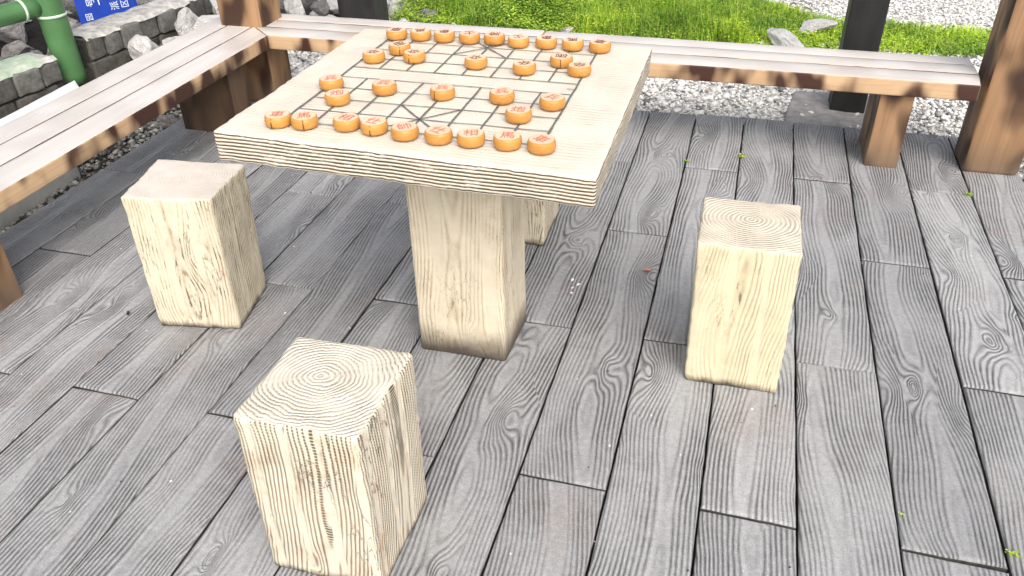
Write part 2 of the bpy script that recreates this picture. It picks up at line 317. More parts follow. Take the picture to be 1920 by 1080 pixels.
# ------------------------------------------------------------------ setting: ground
def ground():
    xs = np.concatenate([np.linspace(-60, -6, 14)[:-1], np.linspace(-6, 6, 161), np.linspace(6, 60, 14)[1:]])
    ys = np.concatenate([np.linspace(-60, -4, 14)[:-1], np.linspace(-4, 8, 161), np.linspace(8, 80, 14)[1:]])
    n, m = len(xs), len(ys); V = np.zeros((n, m, 3)); col = np.zeros((n, m, 4)); col[..., 3] = 1
    sm = lambda t: np.clip(t, 0, 1)**2*(3-2*np.clip(t, 0, 1))
    for i, x in enumerate(xs):
        for j, y in enumerate(ys):
            h = noise.noise(Vector((x*1.3, y*1.3, 0)))*.02 + noise.noise(Vector((x*6, y*6, 3)))*.006
            left = sm((-1.9-x)/.5); z = -.055+h*.6 - .12*left - .22*sm((-3.05-x)/.3)*sm((5.-y)/2)
            g = sm((y-2.95)/.12)*sm((4.35-y+.5*min(0, .2-x))/.25)*sm((1.0-x)/.4)*sm((x+2.1)/.3)
            if -2.2 < x < 1.7 and y < 1.95: z = -.08
            V[i, j] = (x, y, z)
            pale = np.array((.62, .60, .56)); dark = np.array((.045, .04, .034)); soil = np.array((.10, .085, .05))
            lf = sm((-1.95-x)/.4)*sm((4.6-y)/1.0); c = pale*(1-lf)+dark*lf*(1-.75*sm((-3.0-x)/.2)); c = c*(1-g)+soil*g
            col[i, j, :3] = c
    idx = np.arange(n*m).reshape(n, m)
    F = np.stack([idx[:-1, :-1], idx[1:, :-1], idx[1:, 1:], idx[:-1, 1:]], -1).reshape(-1, 4)
    me = bpy.data.meshes.new('ground'); me.from_pydata(V.reshape(-1, 3).tolist(), [], F.tolist())
    a = me.color_attributes.new('col', 'FLOAT_COLOR', 'POINT'); a.data.foreach_set('color', col.reshape(-1))
    n_ = NT('gravel_earth'); at = n_.n('ShaderNodeAttribute', attribute_name='col'); tc = n_.n('ShaderNodeTexCoord')
    d, q = n_.vor(tc.outputs['Object'], 55); d2, q2 = n_.vor(tc.outputs['Object'], 24)
    k = n_.noise(tc.outputs['Object'], 30, 4, .6)
    sp = n_.n('ShaderNodeSeparateColor'); n_.t.links.new(q.outputs['Color'], sp.inputs[0])
    g = n_.M('MULTIPLY', n_.mr(sp.outputs[0], 0., 1., .6, 1.25), n_.mr(d, .2, .75, 1.1, .45))
    c = n_.mix(1., at.outputs['Color'], n_.xyz(g, g, g), 'MULTIPLY')
    hgt = n_.M('ADD', n_.M('MULTIPLY', d, -1.), n_.M('MULTIPLY', d2, -1.2))
    m_ = n_.fin(c, .9, n_.bump(hgt, .012, .8), .2)
    o = link_mesh('ground', me, [m_], smooth=True); tag(o, kind='structure')
ground()

# ------------------------------------------------------------------ setting: deck of stamped slabs
PX0, PW = .2408, .2109
def deck():
    g = Geo(); gap = .0026
    for k in range(-11, 6):
        x0, x1 = PX0+k*PW, PX0+(k+1)*PW
        joints = [-.465+i*1.19 for i in range(-3, 3)] if k % 2 else [.127+i*1.165 for i in range(-3, 3)]
        gy = .0036; ys = sorted([-3.2]+[y for y in joints if -3.2 < y < 1.8]+[1.858 + (random.uniform(-.008, .012) if k > -10 else 0)])
        for a, b in zip(ys[:-1], ys[1:]):
            off = (random.uniform(0, 60), random.uniform(0, 60)); dz = random.uniform(-.0022, .0022); tx = random.uniform(-.0012, .0012)
            sk = random.uniform(-.0012, .0012)
            X = [x0+gap, x0+gap+.002, x0+gap+.007]+list(np.linspace(x0+gap+.02, x1-gap-.02, 6))+[x1-gap-.007, x1-gap-.002, x1-gap]
            ny = max(4, int((b-a)/.05)); Y = [a+gy, a+gy+.002, a+gy+.007]+list(np.linspace(a+gy+.02, b-gy-.02, ny))+[b-gy-.007, b-gy-.002, b-gy]
            def zz(x, y):
                ex = min(x-x0-gap, x1-gap-x); ey = min(y-a-gy, b-gy-y); e = min(ex, ey)
                dip = -.006 if e < .001 else (-.0022 if e < .004 else (-.0004 if e < .01 else 0))
                return dip + dz + tx*(x-x0)/PW + noise.noise(Vector((x*9, y*4, off[0])))*.0009
            def wx(x, y):                                     # ragged long edges
                e = min(x-x0, x1-x)
                return x + (noise.noise(Vector((x*2, y*14, k)))*.0022 if e < .02 else 0)
            def wy(x, y):
                e = min(y-a, b-y); return y + ((noise.noise(Vector((x*16, y, k*3)))*.003 + sk*(x-x0)/PW*2) if e < .02 else 0)
            g.grid([[(wx(x, y), wy(x, y), zz(x, y)) for y in Y] for x in X], [[(x-(x0+x1)/2, y) for y in Y] for x in X], off)
            for P in ([(X[0], y) for y in Y], [(X[-1], y) for y in Y], [(x, Y[0]) for x in X], [(x, Y[-1]) for x in X]):
                g.grid([[(wx(x, y), wy(x, y), z if z < -.01 else zz(x, y)) for z in (-.035, 0)] for x, y in P], [[(x, y) for z in (0, 1)] for x, y in P], off, 1)
    o = g.build('deck', [M_deck, M_jside], smooth=False); tag(o, kind='structure')
    g = Geo(); x0, x1, y0, y1 = PX0-11*PW+.012, PX0+6*PW-.012, -3.19, 1.845
    g.quad([(x0, y0, -.026), (x1, y0, -.026), (x1, y1, -.026), (x0, y1, -.026)])
    for a, b in (((x0, y0), (x1, y0)), ((x1, y0), (x1, y1)), ((x1, y1), (x0, y1)), ((x0, y1), (x0, y0))):
        g.quad([(*a, -.3), (*b, -.3), (*b, -.026), (*a, -.026)])
    tag(g.build('deck_base', [M_under]), kind='structure')
deck()

# ------------------------------------------------------------------ chess table
H = .7482
t = empty('chess_table', (-.248, .03, 0), 'cream square concrete game table with wood grain edge and painted chess grid', 'table')
g = Geo()
block(g, [(-.683, -.348, H), (.174, -.388, H), (.172, .425, H), (-.669, .432, H)],
         [(-.678, -.355, H-.0686), (.172, -.383, H-.0686), (.17, .42, H-.0686), (-.667, .428, H-.0686)], r=.009, n=60, nz=5, amp=.0018, nsc=9, seed=2.3, edge=.0018)
# the edge grain runs along the edge: swap uv on side faces ; top grain runs along x
for i, mi in enumerate(g.mi): g.uv[i] = [(b, a) for a, b in g.uv[i]]
g.build('table_top', [M_ttop, M_tedge], t, True, 1e-5)
g = Geo()
block(g, [(-.365, -.076, .70), (-.112, -.076, .70), (-.112, .135, .70), (-.365, .135, .70)], [(-.365, -.078, -.004), (-.112, -.076, -.004), (-.108, .135, -.004), (-.363, .135, -.004)],
      r=.01, n=24, nz=30, amp=.0016, nsc=9, seed=5.1, flute=.0007)
for i in range(len(g.uv)): pass
g.build('pedestal', [M_col, M_col], t, True, 1e-5)
GX, GY, GS, GT = -.5541, -.2643, .0738, .0729
def gp(i, j): return (GX+i*GS, GY+j*GT)
def lines():
    g = Geo(); rr = random.Random(3)
    def ln(a, b, w=.0021, z=H+.0022):
        a = Vector(a); b = Vector(b); d = b-a; n = max(2, int(d.length/.018)); p = Vector((-d.y, d.x)).normalized(); s = rr.uniform(0, 90)
        L = []
        for i in range(n+1):
            q = a+d*i/n + p*noise.noise(Vector((i*.35, s, 0)))*.0013; ww = w*(1+.45*noise.noise(Vector((i*.9, s, 5))))
            L.append([(q.x-p.x*ww, q.y-p.y*ww, z), (q.x+p.x*ww, q.y+p.y*ww, z)])
        g.grid(L, [[(0, 0), (0, 0)]]*len(L))
    for j in range(10): ln(gp(-.05, j), gp(8.05, j), .0015+.0003*rr.random(), H+.0022+j*1e-5)
    for i in range(9):
        if i in (0, 8): ln(gp(i, -.05), gp(i, 9.05), .0026, H+.0026)
        else: ln(gp(i, 0), gp(i, 4), .0025, H+.0026); ln(gp(i, 5), gp(i, 9), .0023, H+.0026)
    for a, b in (((3, 0), (5, 2)), ((5, 0), (3, 2)), ((3, 7), (5, 9)), ((5, 7), (3, 9))): ln(gp(*a), gp(*b), .0022, H+.0030)
    ln(gp(7.75, 4.45), gp(8, 4.45), .0018, H+.0034)
    g.build('grid_lines', [M_line], t)
lines()

# ------------------------------------------------------------------ stools
def stool(top, bot, mats, seed, label, uvmode=0, r=.008, flute=.0009):
    cx = sum(p[0] for p in bot)/4; cy = sum(p[1] for p in bot)/4
    e = empty('block_stool', (cx, cy, 0), label, 'stool', 'wood grained concrete stools around the table')
    h = top[0][2]; g = Geo(); block(g, top, [(x, y, -.002) for x, y, *_ in bot], r=r, n=22, nz=34, amp=.002, nsc=9, seed=seed, flute=flute, edge=.0022)
    # seat cap and body as separate parts
    zc = h-.004
    gt, gb = Geo(), Geo()
    for f, uv, off, mi in zip(g.f, g.uv, g.off, g.mi):
        P = [g.v[i] for i in f]; z = sum(p[2] for p in P)/4
        (gt if mi == 0 and z > .2 else gb).quad(P, uv, off, 0)
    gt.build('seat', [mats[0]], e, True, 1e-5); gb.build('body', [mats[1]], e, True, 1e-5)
    return e
SH = .431
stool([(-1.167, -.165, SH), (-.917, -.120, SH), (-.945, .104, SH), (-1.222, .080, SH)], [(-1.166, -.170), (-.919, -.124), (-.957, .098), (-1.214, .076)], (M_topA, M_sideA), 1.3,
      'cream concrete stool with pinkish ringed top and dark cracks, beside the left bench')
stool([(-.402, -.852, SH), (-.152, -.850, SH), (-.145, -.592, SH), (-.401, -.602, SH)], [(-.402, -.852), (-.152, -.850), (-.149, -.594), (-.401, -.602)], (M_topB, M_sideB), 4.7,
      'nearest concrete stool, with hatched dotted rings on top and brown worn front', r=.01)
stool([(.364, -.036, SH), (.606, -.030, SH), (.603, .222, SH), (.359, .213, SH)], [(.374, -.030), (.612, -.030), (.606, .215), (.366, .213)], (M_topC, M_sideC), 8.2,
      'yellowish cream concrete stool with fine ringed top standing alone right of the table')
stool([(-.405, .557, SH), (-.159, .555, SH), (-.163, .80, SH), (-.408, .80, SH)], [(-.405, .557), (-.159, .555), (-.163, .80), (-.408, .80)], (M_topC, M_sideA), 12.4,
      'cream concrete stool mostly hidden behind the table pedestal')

# ------------------------------------------------------------------ chess pieces
def mat_piece():
    n = NT('honey_wood'); tc = n.n('ShaderNodeTexCoord'); oi = n.n('ShaderNodeObjectInfo')
    mp = n.n('ShaderNodeMapping'); n.t.links.new(tc.outputs['Object'], mp.inputs[0]); mp.inputs['Scale'].default_value = (30, 30, 140)
    v = n.n('ShaderNodeVectorMath', operation='ADD'); n.t.links.new(mp.outputs[0], v.inputs[0]); n.t.links.new(n.xyz(n.M('MULTIPLY', oi.outputs['Random'], 40.), 0.), v.inputs[1])
    k = n.noise(v.outputs[0], 1.5, 3, .6)
    col = n.mix(n.mr(k, .3, .7), (.52, .25, .06), (.42, .18, .036)); col = n.mix(n.M('MULTIPLY', oi.outputs['Random'], .4), col, (.57, .31, .075))
    return n.fin(col, .42, n.bump(k, .0004, .5), .4)
def mat_piecetop():
    n = NT('pale_wood_face'); tc = n.n('ShaderNodeTexCoord'); oi = n.n('ShaderNodeObjectInfo')
    mp = n.n('ShaderNodeMapping'); n.t.links.new(tc.outputs['Object'], mp.inputs[0]); mp.inputs['Scale'].default_value = (160, 25, 25)
    k = n.noise(mp.outputs[0], 1.5, 3, .6)
    col = n.mix(n.mr(k, .3, .7), (.78, .50, .34), (.74, .42, .26)); col = n.mix(n.M('MULTIPLY', oi.outputs['Random'], .5), col, (.80, .58, .44))
    return n.fin(col, .4, n.bump(k, .0003, .4), .5)
M_ps, M_pt = mat_piece(), mat_piecetop()
M_red = mat_simple('red_carved_paint', (.46, .15, .11), .6, .3, 300); M_blk = mat_simple('dark_carved_paint', (.13, .07, .055), .6, .3, 300)
M_crk = mat_simple('dark_split', (.12, .045, .015), .9, .2)
def disc_mesh(crack=None, seed=0):
    R, HH = .0290, .0235; N = 40
    prof = [(.0, 0), (R-.0035, 0), (R-.0012, .0018), (R+.0004, .007), (R+.0006, .0125), (R-.0002, .0185), (R-.0018, .0220), (R-.0036, HH), (R-.0055, HH-.0001), (0, HH-.0001)]
    V, F, MI = [], [], []
    for r, z in prof:
        for i in range(N):
            a = 2*math.pi*i/N; rr = r*(1+.012*noise.noise(Vector((math.cos(a)*1.5, math.sin(a)*1.5, seed)))); V.append((rr*math.cos(a), rr*math.sin(a), z))
    for k in range(len(prof)-1):
        for i in range(N):
            j = (i+1) % N; F.append((k*N+i, k*N+j, (k+1)*N+j, (k+1)*N+i)); MI.append(1 if k >= 7 else 0)
    if crack is not None:
        a = math.radians(crack); b = len(V); rx = R+.0019
        for z, w in ((.001, .0007), (.008, .0011), (.0222, .0013)):
            for s in (-1, 1):
                for q in (R-.006, rx if z < .02 else R-.0012): V.append((math.cos(a)*q-math.sin(a)*w*s, math.sin(a)*q+math.cos(a)*w*s, z))
        for l in range(2):
            o = b+l*4; F += [(o, o+1, o+5, o+4), (o+2, o+6, o+7, o+3), (o+1, o+3, o+7, o+5)]; MI += [2]*3
    me = bpy.data.meshes.new('disc'); me.from_pydata(V, [], F); me.polygons.foreach_set('material_index', MI)
    bm = bmesh.new(); bm.from_mesh(me); bmesh.ops.remove_doubles(bm, verts=bm.verts, dist=1e-6); bmesh.ops.recalc_face_normals(bm, faces=bm.faces); bm.to_mesh(me); bm.free()
    return me
glyphs = {}
def glyph(ch, size=.033, ext=.00035):
    k = (ch, size, ext)
    if k not in glyphs:
        cu = bpy.data.curves.new('glyph', 'FONT'); cu.body = ch; cu.size = size; cu.extrude = ext; cu.align_x = 'CENTER'; cu.align_y = 'CENTER'; cu.resolution_u = 3; cu.offset = 0
        o = bpy.data.objects.new('glyph', cu); C.objects.link(o); bpy.context.view_layer.update()
        me = bpy.data.meshes.new_from_object(o.evaluated_get(bpy.context.evaluated_depsgraph_get())); bpy.data.objects.remove(o)
        if len(me.vertices):
            co = np.zeros(len(me.vertices)*3); me.vertices.foreach_get('co', co); co = co.reshape(-1, 3)
            c = (co.max(0)+co.min(0))/2; c[2] = 0; me.vertices.foreach_set('co', (co-c).reshape(-1).astype(np.float32)); me.update()
        glyphs[k] = me
    return glyphs[k]
PIECES = [  # x, y, character, red, side crack angle, position words
 (-.550, -.289, '車', 1, 268, 'at the left end of the near row'), (-.489, -.284, '馬', 1, 292, 'second from the left in the near row'),
 (-.395, -.272, '相', 1, None, 'third from the left in the near row'), (-.328, -.277, '仕', 1, 275, 'fourth from the left in the near row'),
 (-.253, -.290, '帥', 1, None, 'in the middle of the near row'), (-.177, -.292, '仕', 1, None, 'just right of the middle of the near row'),
 (-.107, -.290, '相', 1, None, 'third from the right in the near row'), (-.030, -.286, '馬', 1, None, 'second from the right in the near row'),
 (.042, -.288, '車', 1, None, 'at the right end of the near row'), (-.479, -.142, '炮', 1, None, 'near the left soldiers'),
 (-.538, -.054, '兵', 1, None, 'farthest left of the five red soldiers'), (-.399, -.056, '兵', 1, None, 'second from the left of the five red soldiers'),
 (-.253, -.056, '兵', 1, 250, 'with a side crack, middle of the five red soldiers'), (-.111, -.049, '兵', 1, None, 'fourth from the left of the five red soldiers'),
 (.010, -.059, '兵', 1, None, 'farthest right of the five red soldiers'), (-.045, -.146, '炮', 1, None, 'near the right soldiers'),
 (-.533, .346, '車', 0, None, 'at the left end of the far row'), (-.464, .354, '馬', 0, None, 'second from the left in the far row'),
 (-.395, .355, '象', 0, None, 'third from the left in the far row'), (-.322, .356, '士', 0, None, 'fourth from the left in the far row'),
 (-.252, .362, '將', 0, None, 'in the middle of the far row'), (-.181, .351, '士', 0, None, 'just right of the middle of the far row'),
 (-.106, .360, '象', 0, None, 'third from the right in the far row'), (-.033, .359, '馬', 0, None, 'second from the right in the far row'),
 (.041, .356, '車', 0, None, 'at the right end of the far row'), (-.476, .228, '砲', 0, 292, 'with a split side behind the left soldiers'),
 (-.413, .175, '卒', 0, 262, 'with a split side beside the left cannon'), (-.517, .151, '卒', 0, None, 'farthest left of the five black soldiers'),
 (-.242, .165, '卒', 0, None, 'middle of the five black soldiers'), (-.111, .150, '卒', 0, None, 'second from the right of the five black soldiers'),
 (-.033, .222, '砲', 0, 278, 'with a wide split side behind the right soldiers'), (.025, .166, '卒', 0, None, 'farthest right of the five black soldiers')]
plain = [disc_mesh(None, s) for s in (1, 4, 9)]
for m_ in plain:
    for mm in (M_ps, M_pt): m_.materials.append(mm)
    m_.polygons.foreach_set('use_smooth', [True]*len(m_.polygons))
for i, (x, y, ch, red, crk, where) in enumerate(PIECES):
    col = 'red' if red else 'black'
    e = empty('chess_piece', (x, y, H+.0036), f'round honey wooden piece with {col} {ch} {where}', 'chess piece', f'{col} chess pieces on the board', rz=math.radians(random.uniform(-35, 35)+(0 if red else 180)))
    rz = e.rotation_euler.z
    if crk is None: me = plain[i % 3]
    else:
        me = disc_mesh(crk-math.degrees(rz), i)
        for mm in (M_ps, M_pt, M_crk): me.materials.append(mm)
        me.polygons.foreach_set('use_smooth', [True]*len(me.polygons))
    d = bpy.data.objects.new('disc', me); C.objects.link(d); d.parent = e
    gm = glyph(ch).copy(); gm.materials.clear(); gm.materials.append(M_red if red else M_blk)
    c = bpy.data.objects.new('character', gm); C.objects.link(c); c.parent = e; c.location = (0, 0, .0236)

# ------------------------------------------------------------------ benches and posts
def board(g, foot, z0, z1, along, r=.006, seed=0, mt=0, ms=1):
    """foot FL,FR,BR,BL ; grain along 'x' or 'y' or 'z'"""
    gg = Geo(); n = 40 if along == 'x' else 8
    block(gg, [(*p, z1) for p in foot], [(*p, z0) for p in foot], r=r, n=n, nz=4 if along != 'z' else 12, amp=.0008, nsc=3, seed=seed)
    for f, uv, off, mi in zip(gg.f, gg.uv, gg.off, gg.mi):
        P = [gg.v[i] for i in f]; nn = (Vector(P[1])-Vector(P[0])).cross(Vector(P[2])-Vector(P[0]))
        ax = max(range(3), key=lambda k: abs(nn[k]))
        A = {'x': 0, 'y': 1, 'z': 2}[along]
        if ax == A: uvn = [(p[(A+1) % 3], p[(A+2) % 3]*.2) for p in P]
        else:
            o_ = 3-A-ax; uvn = [(p[o_], p[A]) for p in P]
        ztop = sum(p[2] for p in P)/4 > z1-.003
        g.quad(P, uvn, (seed*3.3, seed*1.9), mt if (ax == 2 and ztop) else ms)
BZ, BT = .3661, .0625
def mitre(x): return 1.436+(-1.645-x)*(.329/.385)
def mitrex(y): return -1.645-(y-1.436)*(.385/.329)
e = empty('slatted_bench', (-1.84, 0, 0), 'long left bench of three pale topped boards with brown scorched edge beside the block wall', 'bench', 'benches around the deck')
for i, (a, b) in enumerate(((-2.030, -1.912), (-1.907, -1.784), (-1.779, -1.645))):
    g = Geo(); board(g, [(a, -2.6), (b, -2.6), (b, mitre(b)-.0015), (a, mitre(a)-.0015)], BZ-BT, BZ, 'y', seed=1.1+i*2.3, r=.007)
    g.build('seat_board', [M_wtop, M_wside], e, True, 1e-5)
for k, (y0, y1) in enumerate(((1.165, 1.295), (-.262, -.129), (-1.75, -1.62))):
    g = Geo(); board(g, [(-1.985, y0), (-1.70, y0), (-1.70, y1), (-1.985, y1)], -.06, BZ-BT-.001, 'z', seed=7+k, mt=1); g.build('leg', [M_wtop, M_wdark if k == 0 else M_wpost], e, True, 1e-5)
e = empty('slatted_bench', (-.2, 1.6, 0), 'rear bench of three pale topped boards with brown scorched edge behind the table', 'bench', 'benches around the deck')
for i, (a, b) in enumerate(((1.436, 1.553), (1.558, 1.662), (1.667, 1.765))):
    xs = [(mitrex, -.452), (-.448, None)] if i == 2 else [(mitrex, None)]
    for (s, q) in xs:
        ea, eb = (1.253, 1.268) if i == 0 else (1.268, 1.268)
        xa, xb = (s(a)+.0015, s(b)+.0015) if callable(s) else (s, s); ra, rb = (q, q) if q is not None else (ea, eb)
        g = Geo(); board(g, [(xa, a), (ra, a), (rb, b), (xb, b)], BZ-BT, BZ-(.0015 if (i == 2 and q is None) else 0), 'x', seed=13.1+i*2.3+(0 if q is None else 5), r=.007)
        g.build('seat_board', [M_wtop, M_wside], e, True, 1e-5)
for k, x0 in enumerate((.930, -.55)):
    g = Geo(); board(g, [(x0, 1.467), (x0+.122, 1.467), (x0+.122, 1.745), (x0, 1.745)], -.004, BZ-BT-.001, 'z', seed=21+k, mt=1); g.build('leg', [M_wtop, M_wpost], e, True, 1e-5)

for e_, q in ((bpy.data.objects['slatted_bench'], [(-1.911, -2.6), (-1.908, -2.6), (-1.908, 1.64), (-1.911, 1.64)]), (bpy.data.objects['slatted_bench'], [(-1.783, -2.6), (-1.780, -2.6), (-1.780, 1.54), (-1.783, 1.54)]),
              (e, [(-1.77, 1.554), (1.25, 1.554), (1.25, 1.557), (-1.77, 1.557)]), (e, [(-1.90, 1.663), (1.26, 1.663), (1.26, 1.666), (-1.90, 1.666)])):
    x0, y0 = q[0]; x1, y1 = q[2]
    g = Geo(); z1 = BZ-.0022; z0 = BZ-.03; ex, ey = (.0022, -.02) if x1-x0 < .1 else (-.02, .0022); P = [(x0-ex, y0-ey), (x1+ex, y0-ey), (x1+ex, y1+ey), (x0-ex, y1+ey)]
    g.quad([(a, b, z1) for a, b in P])
    for i in range(4): g.quad([(*P[i], z0), (*P[(i+1) % 4], z0), (*P[(i+1) % 4], z1), (*P[i], z1)])
    g.build('groove_shade_strip', [M_gap], e_)  # dark strip added in the open groove to paint its shade

def post(name, x0, x1, y0, y1, z0, z1, mat, label, group, seed, r=.02):
    g = Geo(); board(g, [(x0, y0), (x1, y0), (x1, y1), (x0, y1)], z0, z1, 'z', r=r, seed=seed, mt=0, ms=0)
    o = g.build(name, [mat], None, True, 1e-5); return tag(o, label, 'post', group)
post('wooden_post', 1.290, 1.492, 1.492, 1.69, -.004, 2.62, M_wpost, 'thick brown scorched post on the deck at the right end of the rear bench', 'brown pavilion posts', 31)
post('wooden_post', -1.945, -1.722, 1.532, 1.72, -.004, 2.62, M_wpost, 'thick brown scorched post rising through the bench corner', 'brown pavilion posts', 37)
post('dark_post', .831, .985, 2.12, 2.27, -.10, 2.62, M_dpost, 'black wood grained post standing in gravel behind the rear bench, near its right leg', 'black posts outside the deck', 47, .008)
post('dark_post', -1.64, -1.43, 2.12, 2.28, -.10, 2.62, M_dpost, 'black post behind the bench corner among white rocks', 'black posts outside the deck', 53, .008)
# concrete footing pads under the dark posts
M_pad = mat_simple('rough_concrete', (.30, .285, .27), .9, .25, 25, .2, .004)
for (a, b, c, d, lb) in ((.62, 1.06, 1.90, 2.36, 'rough grey concrete pad under the right black post'), (-1.8, -1.28, 1.96, 2.42, 'rough grey concrete pad under the left black post')):
    g = Geo(); block(g, [(a, c, -.032), (b-.03, c+.02, -.036), (b, d, -.032), (a+.05, d, -.03)], [(a-.02, c-.02, -.2), (b, c, -.2), (b+.02, d+.02, -.2), (a, d, -.2)], r=.02, n=18, nz=3, amp=.007, nsc=9, seed=a+9)
    tag(g.build('concrete_footing', [M_pad, M_pad], None, True, 1e-5), lb, 'footing', 'footings of the black posts')

# ------------------------------------------------------------------ block wall on the left
def wall():
    M_stone = mat_attr('grey_building_block', .9, 45, 0, .3); n = NT('mortar_cap')
    tc = n.n('ShaderNodeTexCoord'); k = n.noise(tc.outputs['Object'], 22, 5, .65); sp = n.n('ShaderNodeSeparateXYZ'); n.t.links.new(tc.outputs['Object'], sp.inputs[0])
    c = n.mix(n.mr(k, .35, .65), (.30, .29, .27), (.62, .60, .57))
    gf = n.M('MULTIPLY', n.mr(sp.outputs[1], 1.80, 1.45, 0., .75), n.mr(n.noise(tc.outputs['Object'], 9, 3), .35, .6))
    M_cap = n.fin(n.mix(gf, c, (.30, .42, .29)), .9, n.bump(k, .01, .8), .2)
    A = Vector((-3.05, .2, 0)); B = Vector((-2.87, 1.46, 0)); B2 = Vector((-2.875, 1.69, 0)); Cc = Vector((-2.68, 3.2, 0)); TH = .19
    e = empty('block_wall', (-3.0, 1.6, -.3), 'low rough grey block wall with pale mortar cap beyond the left bench', 'wall')
    V, F, CO = [], [], []
    def add(P, Q, z0, z1, seed, tone):
        gg = Geo(); d = (Q-P).normalized(); nrm = Vector((-d.y, d.x, 0)); j = random.uniform(-.008, .012); tl = random.uniform(-.01, .01)
        f = [P-nrm*j, P+nrm*TH, Q+nrm*TH, Q-nrm*(j+tl)]
        # order FL,FR,BR,BL
        block(gg, [(p.x, p.y, z1) for p in f], [(p.x, p.y, z0) for p in f], r=.010, n=7, nz=6, amp=.007, nsc=13, seed=seed)
        b = len(V); V.extend(gg.v)
        F.extend([[i+b for i in q] for q in gg.f]); CO.extend([tone]*len(gg.v))
    rr = random.Random(4)
    for (P, Q, zt) in ((A, B, .17), (B2, Cc, .19)):
        L = (Q-P).length; d = (Q-P)/L; s = 0; n_ = 0
        while s < L-.04:
            w = rr.uniform(.105, .15); t0 = rr.uniform(.085, .15); add(P+d*(s+.004), P+d*min(L, s+w-.004), zt-.115, zt-rr.uniform(0, .012), rr.uniform(0, 90), (t0*1.02, t0, t0*.93, 1)); s += w
        s = -.05
        while s < L-.04:
            w = rr.uniform(.20, .30); t0 = rr.uniform(.06, .11); add(P+d*max(0, s+.004), P+d*min(L, s+w-.004), zt-.27, zt-.122, rr.uniform(0, 90), (t0*1.05, t0, t0*.88, 1)); s += w
        s = 0
        while s < L-.04:
            w = rr.uniform(.20, .30); t0 = rr.uniform(.06, .10); add(P+d*(s+.004), P+d*min(L, s+w-.004), zt-.55, zt-.277, rr.uniform(0, 90), (t0*1.05, t0, t0*.9, 1)); s += w
    me = bpy.data.meshes.new('blocks'); me.from_pydata(V, [], F); a = me.color_attributes.new('col', 'FLOAT_COLOR', 'POINT'); a.data.foreach_set('color', np.array(CO).reshape(-1))
    bm = bmesh.new(); bm.from_mesh(me); bmesh.ops.remove_doubles(bm, verts=bm.verts, dist=1e-5); bmesh.ops.recalc_face_normals(bm, faces=bm.faces); bm.to_mesh(me); bm.free()
    link_mesh('blocks', me, [M_stone], e, True)
    for (P, Q, zt) in ((A, B, .17), (B2, Cc, .19)):
        d = (Q-P).normalized(); nrm = Vector((-d.y, d.x, 0)); g = Geo(); f = [P+nrm*.012, P+nrm*(TH+.03), Q+nrm*(TH+.03), Q+nrm*.012]
        n1 = 34; W_ = 9; L = []
        for i in range(n1+1):
            row = []
            for j in range(W_+1):
                p = P.lerp(Q, i/n1)+nrm*(-.002+(TH+.03)*j/W_); ed = min(j, W_-j)
                z = zt+.012+noise.noise(p*9)*.012+noise.noise(p*30)*.006-(.022 if ed == 0 else 0)
                row.append((p.x+noise.noise(p*22)*.012, p.y, z))
            L.append(row)
        g.grid(L, [[(0, 0)]*(W_+1)]*(n1+1)); g.build('mortar_cap', [M_cap], e, True)
    # mortar core behind joints
    g = Geo()
    for (P, Q, zt) in ((A, B, .17), (B2, Cc, .19)):
        d = (Q-P).normalized(); nrm = Vector((-d.y, d.x, 0)); f = [P+nrm*.02, Q+nrm*.02, Q+nrm*(TH-.02), P+nrm*(TH-.02)]
        T = [(p.x, p.y, zt-.01) for p in f]; Bm = [(p.x, p.y, -.5) for p in f]; g.quad(T)
        for i in range(4): g.quad([Bm[i], Bm[(i+1) % 4], T[(i+1) % 4], T[i]])
    P, Q = B+Vector((-.03, -.02, 0)), B2+Vector((-.03, .02, 0)); f = [P, Q, Q+Vector((-.17, 0, 0)), P+Vector((-.17, 0, 0))]; T = [(p.x, p.y, .035) for p in f]; g.quad(T)
    for i in range(4): g.quad([(f[i].x, f[i].y, -.5), (f[(i+1) % 4].x, f[(i+1) % 4].y, -.5), T[(i+1) % 4], T[i]])
    g.build('mortar_core', [mat_simple('dark_mortar', (.06, .055, .048), .95, .3, 40, .1)], e)
wall()

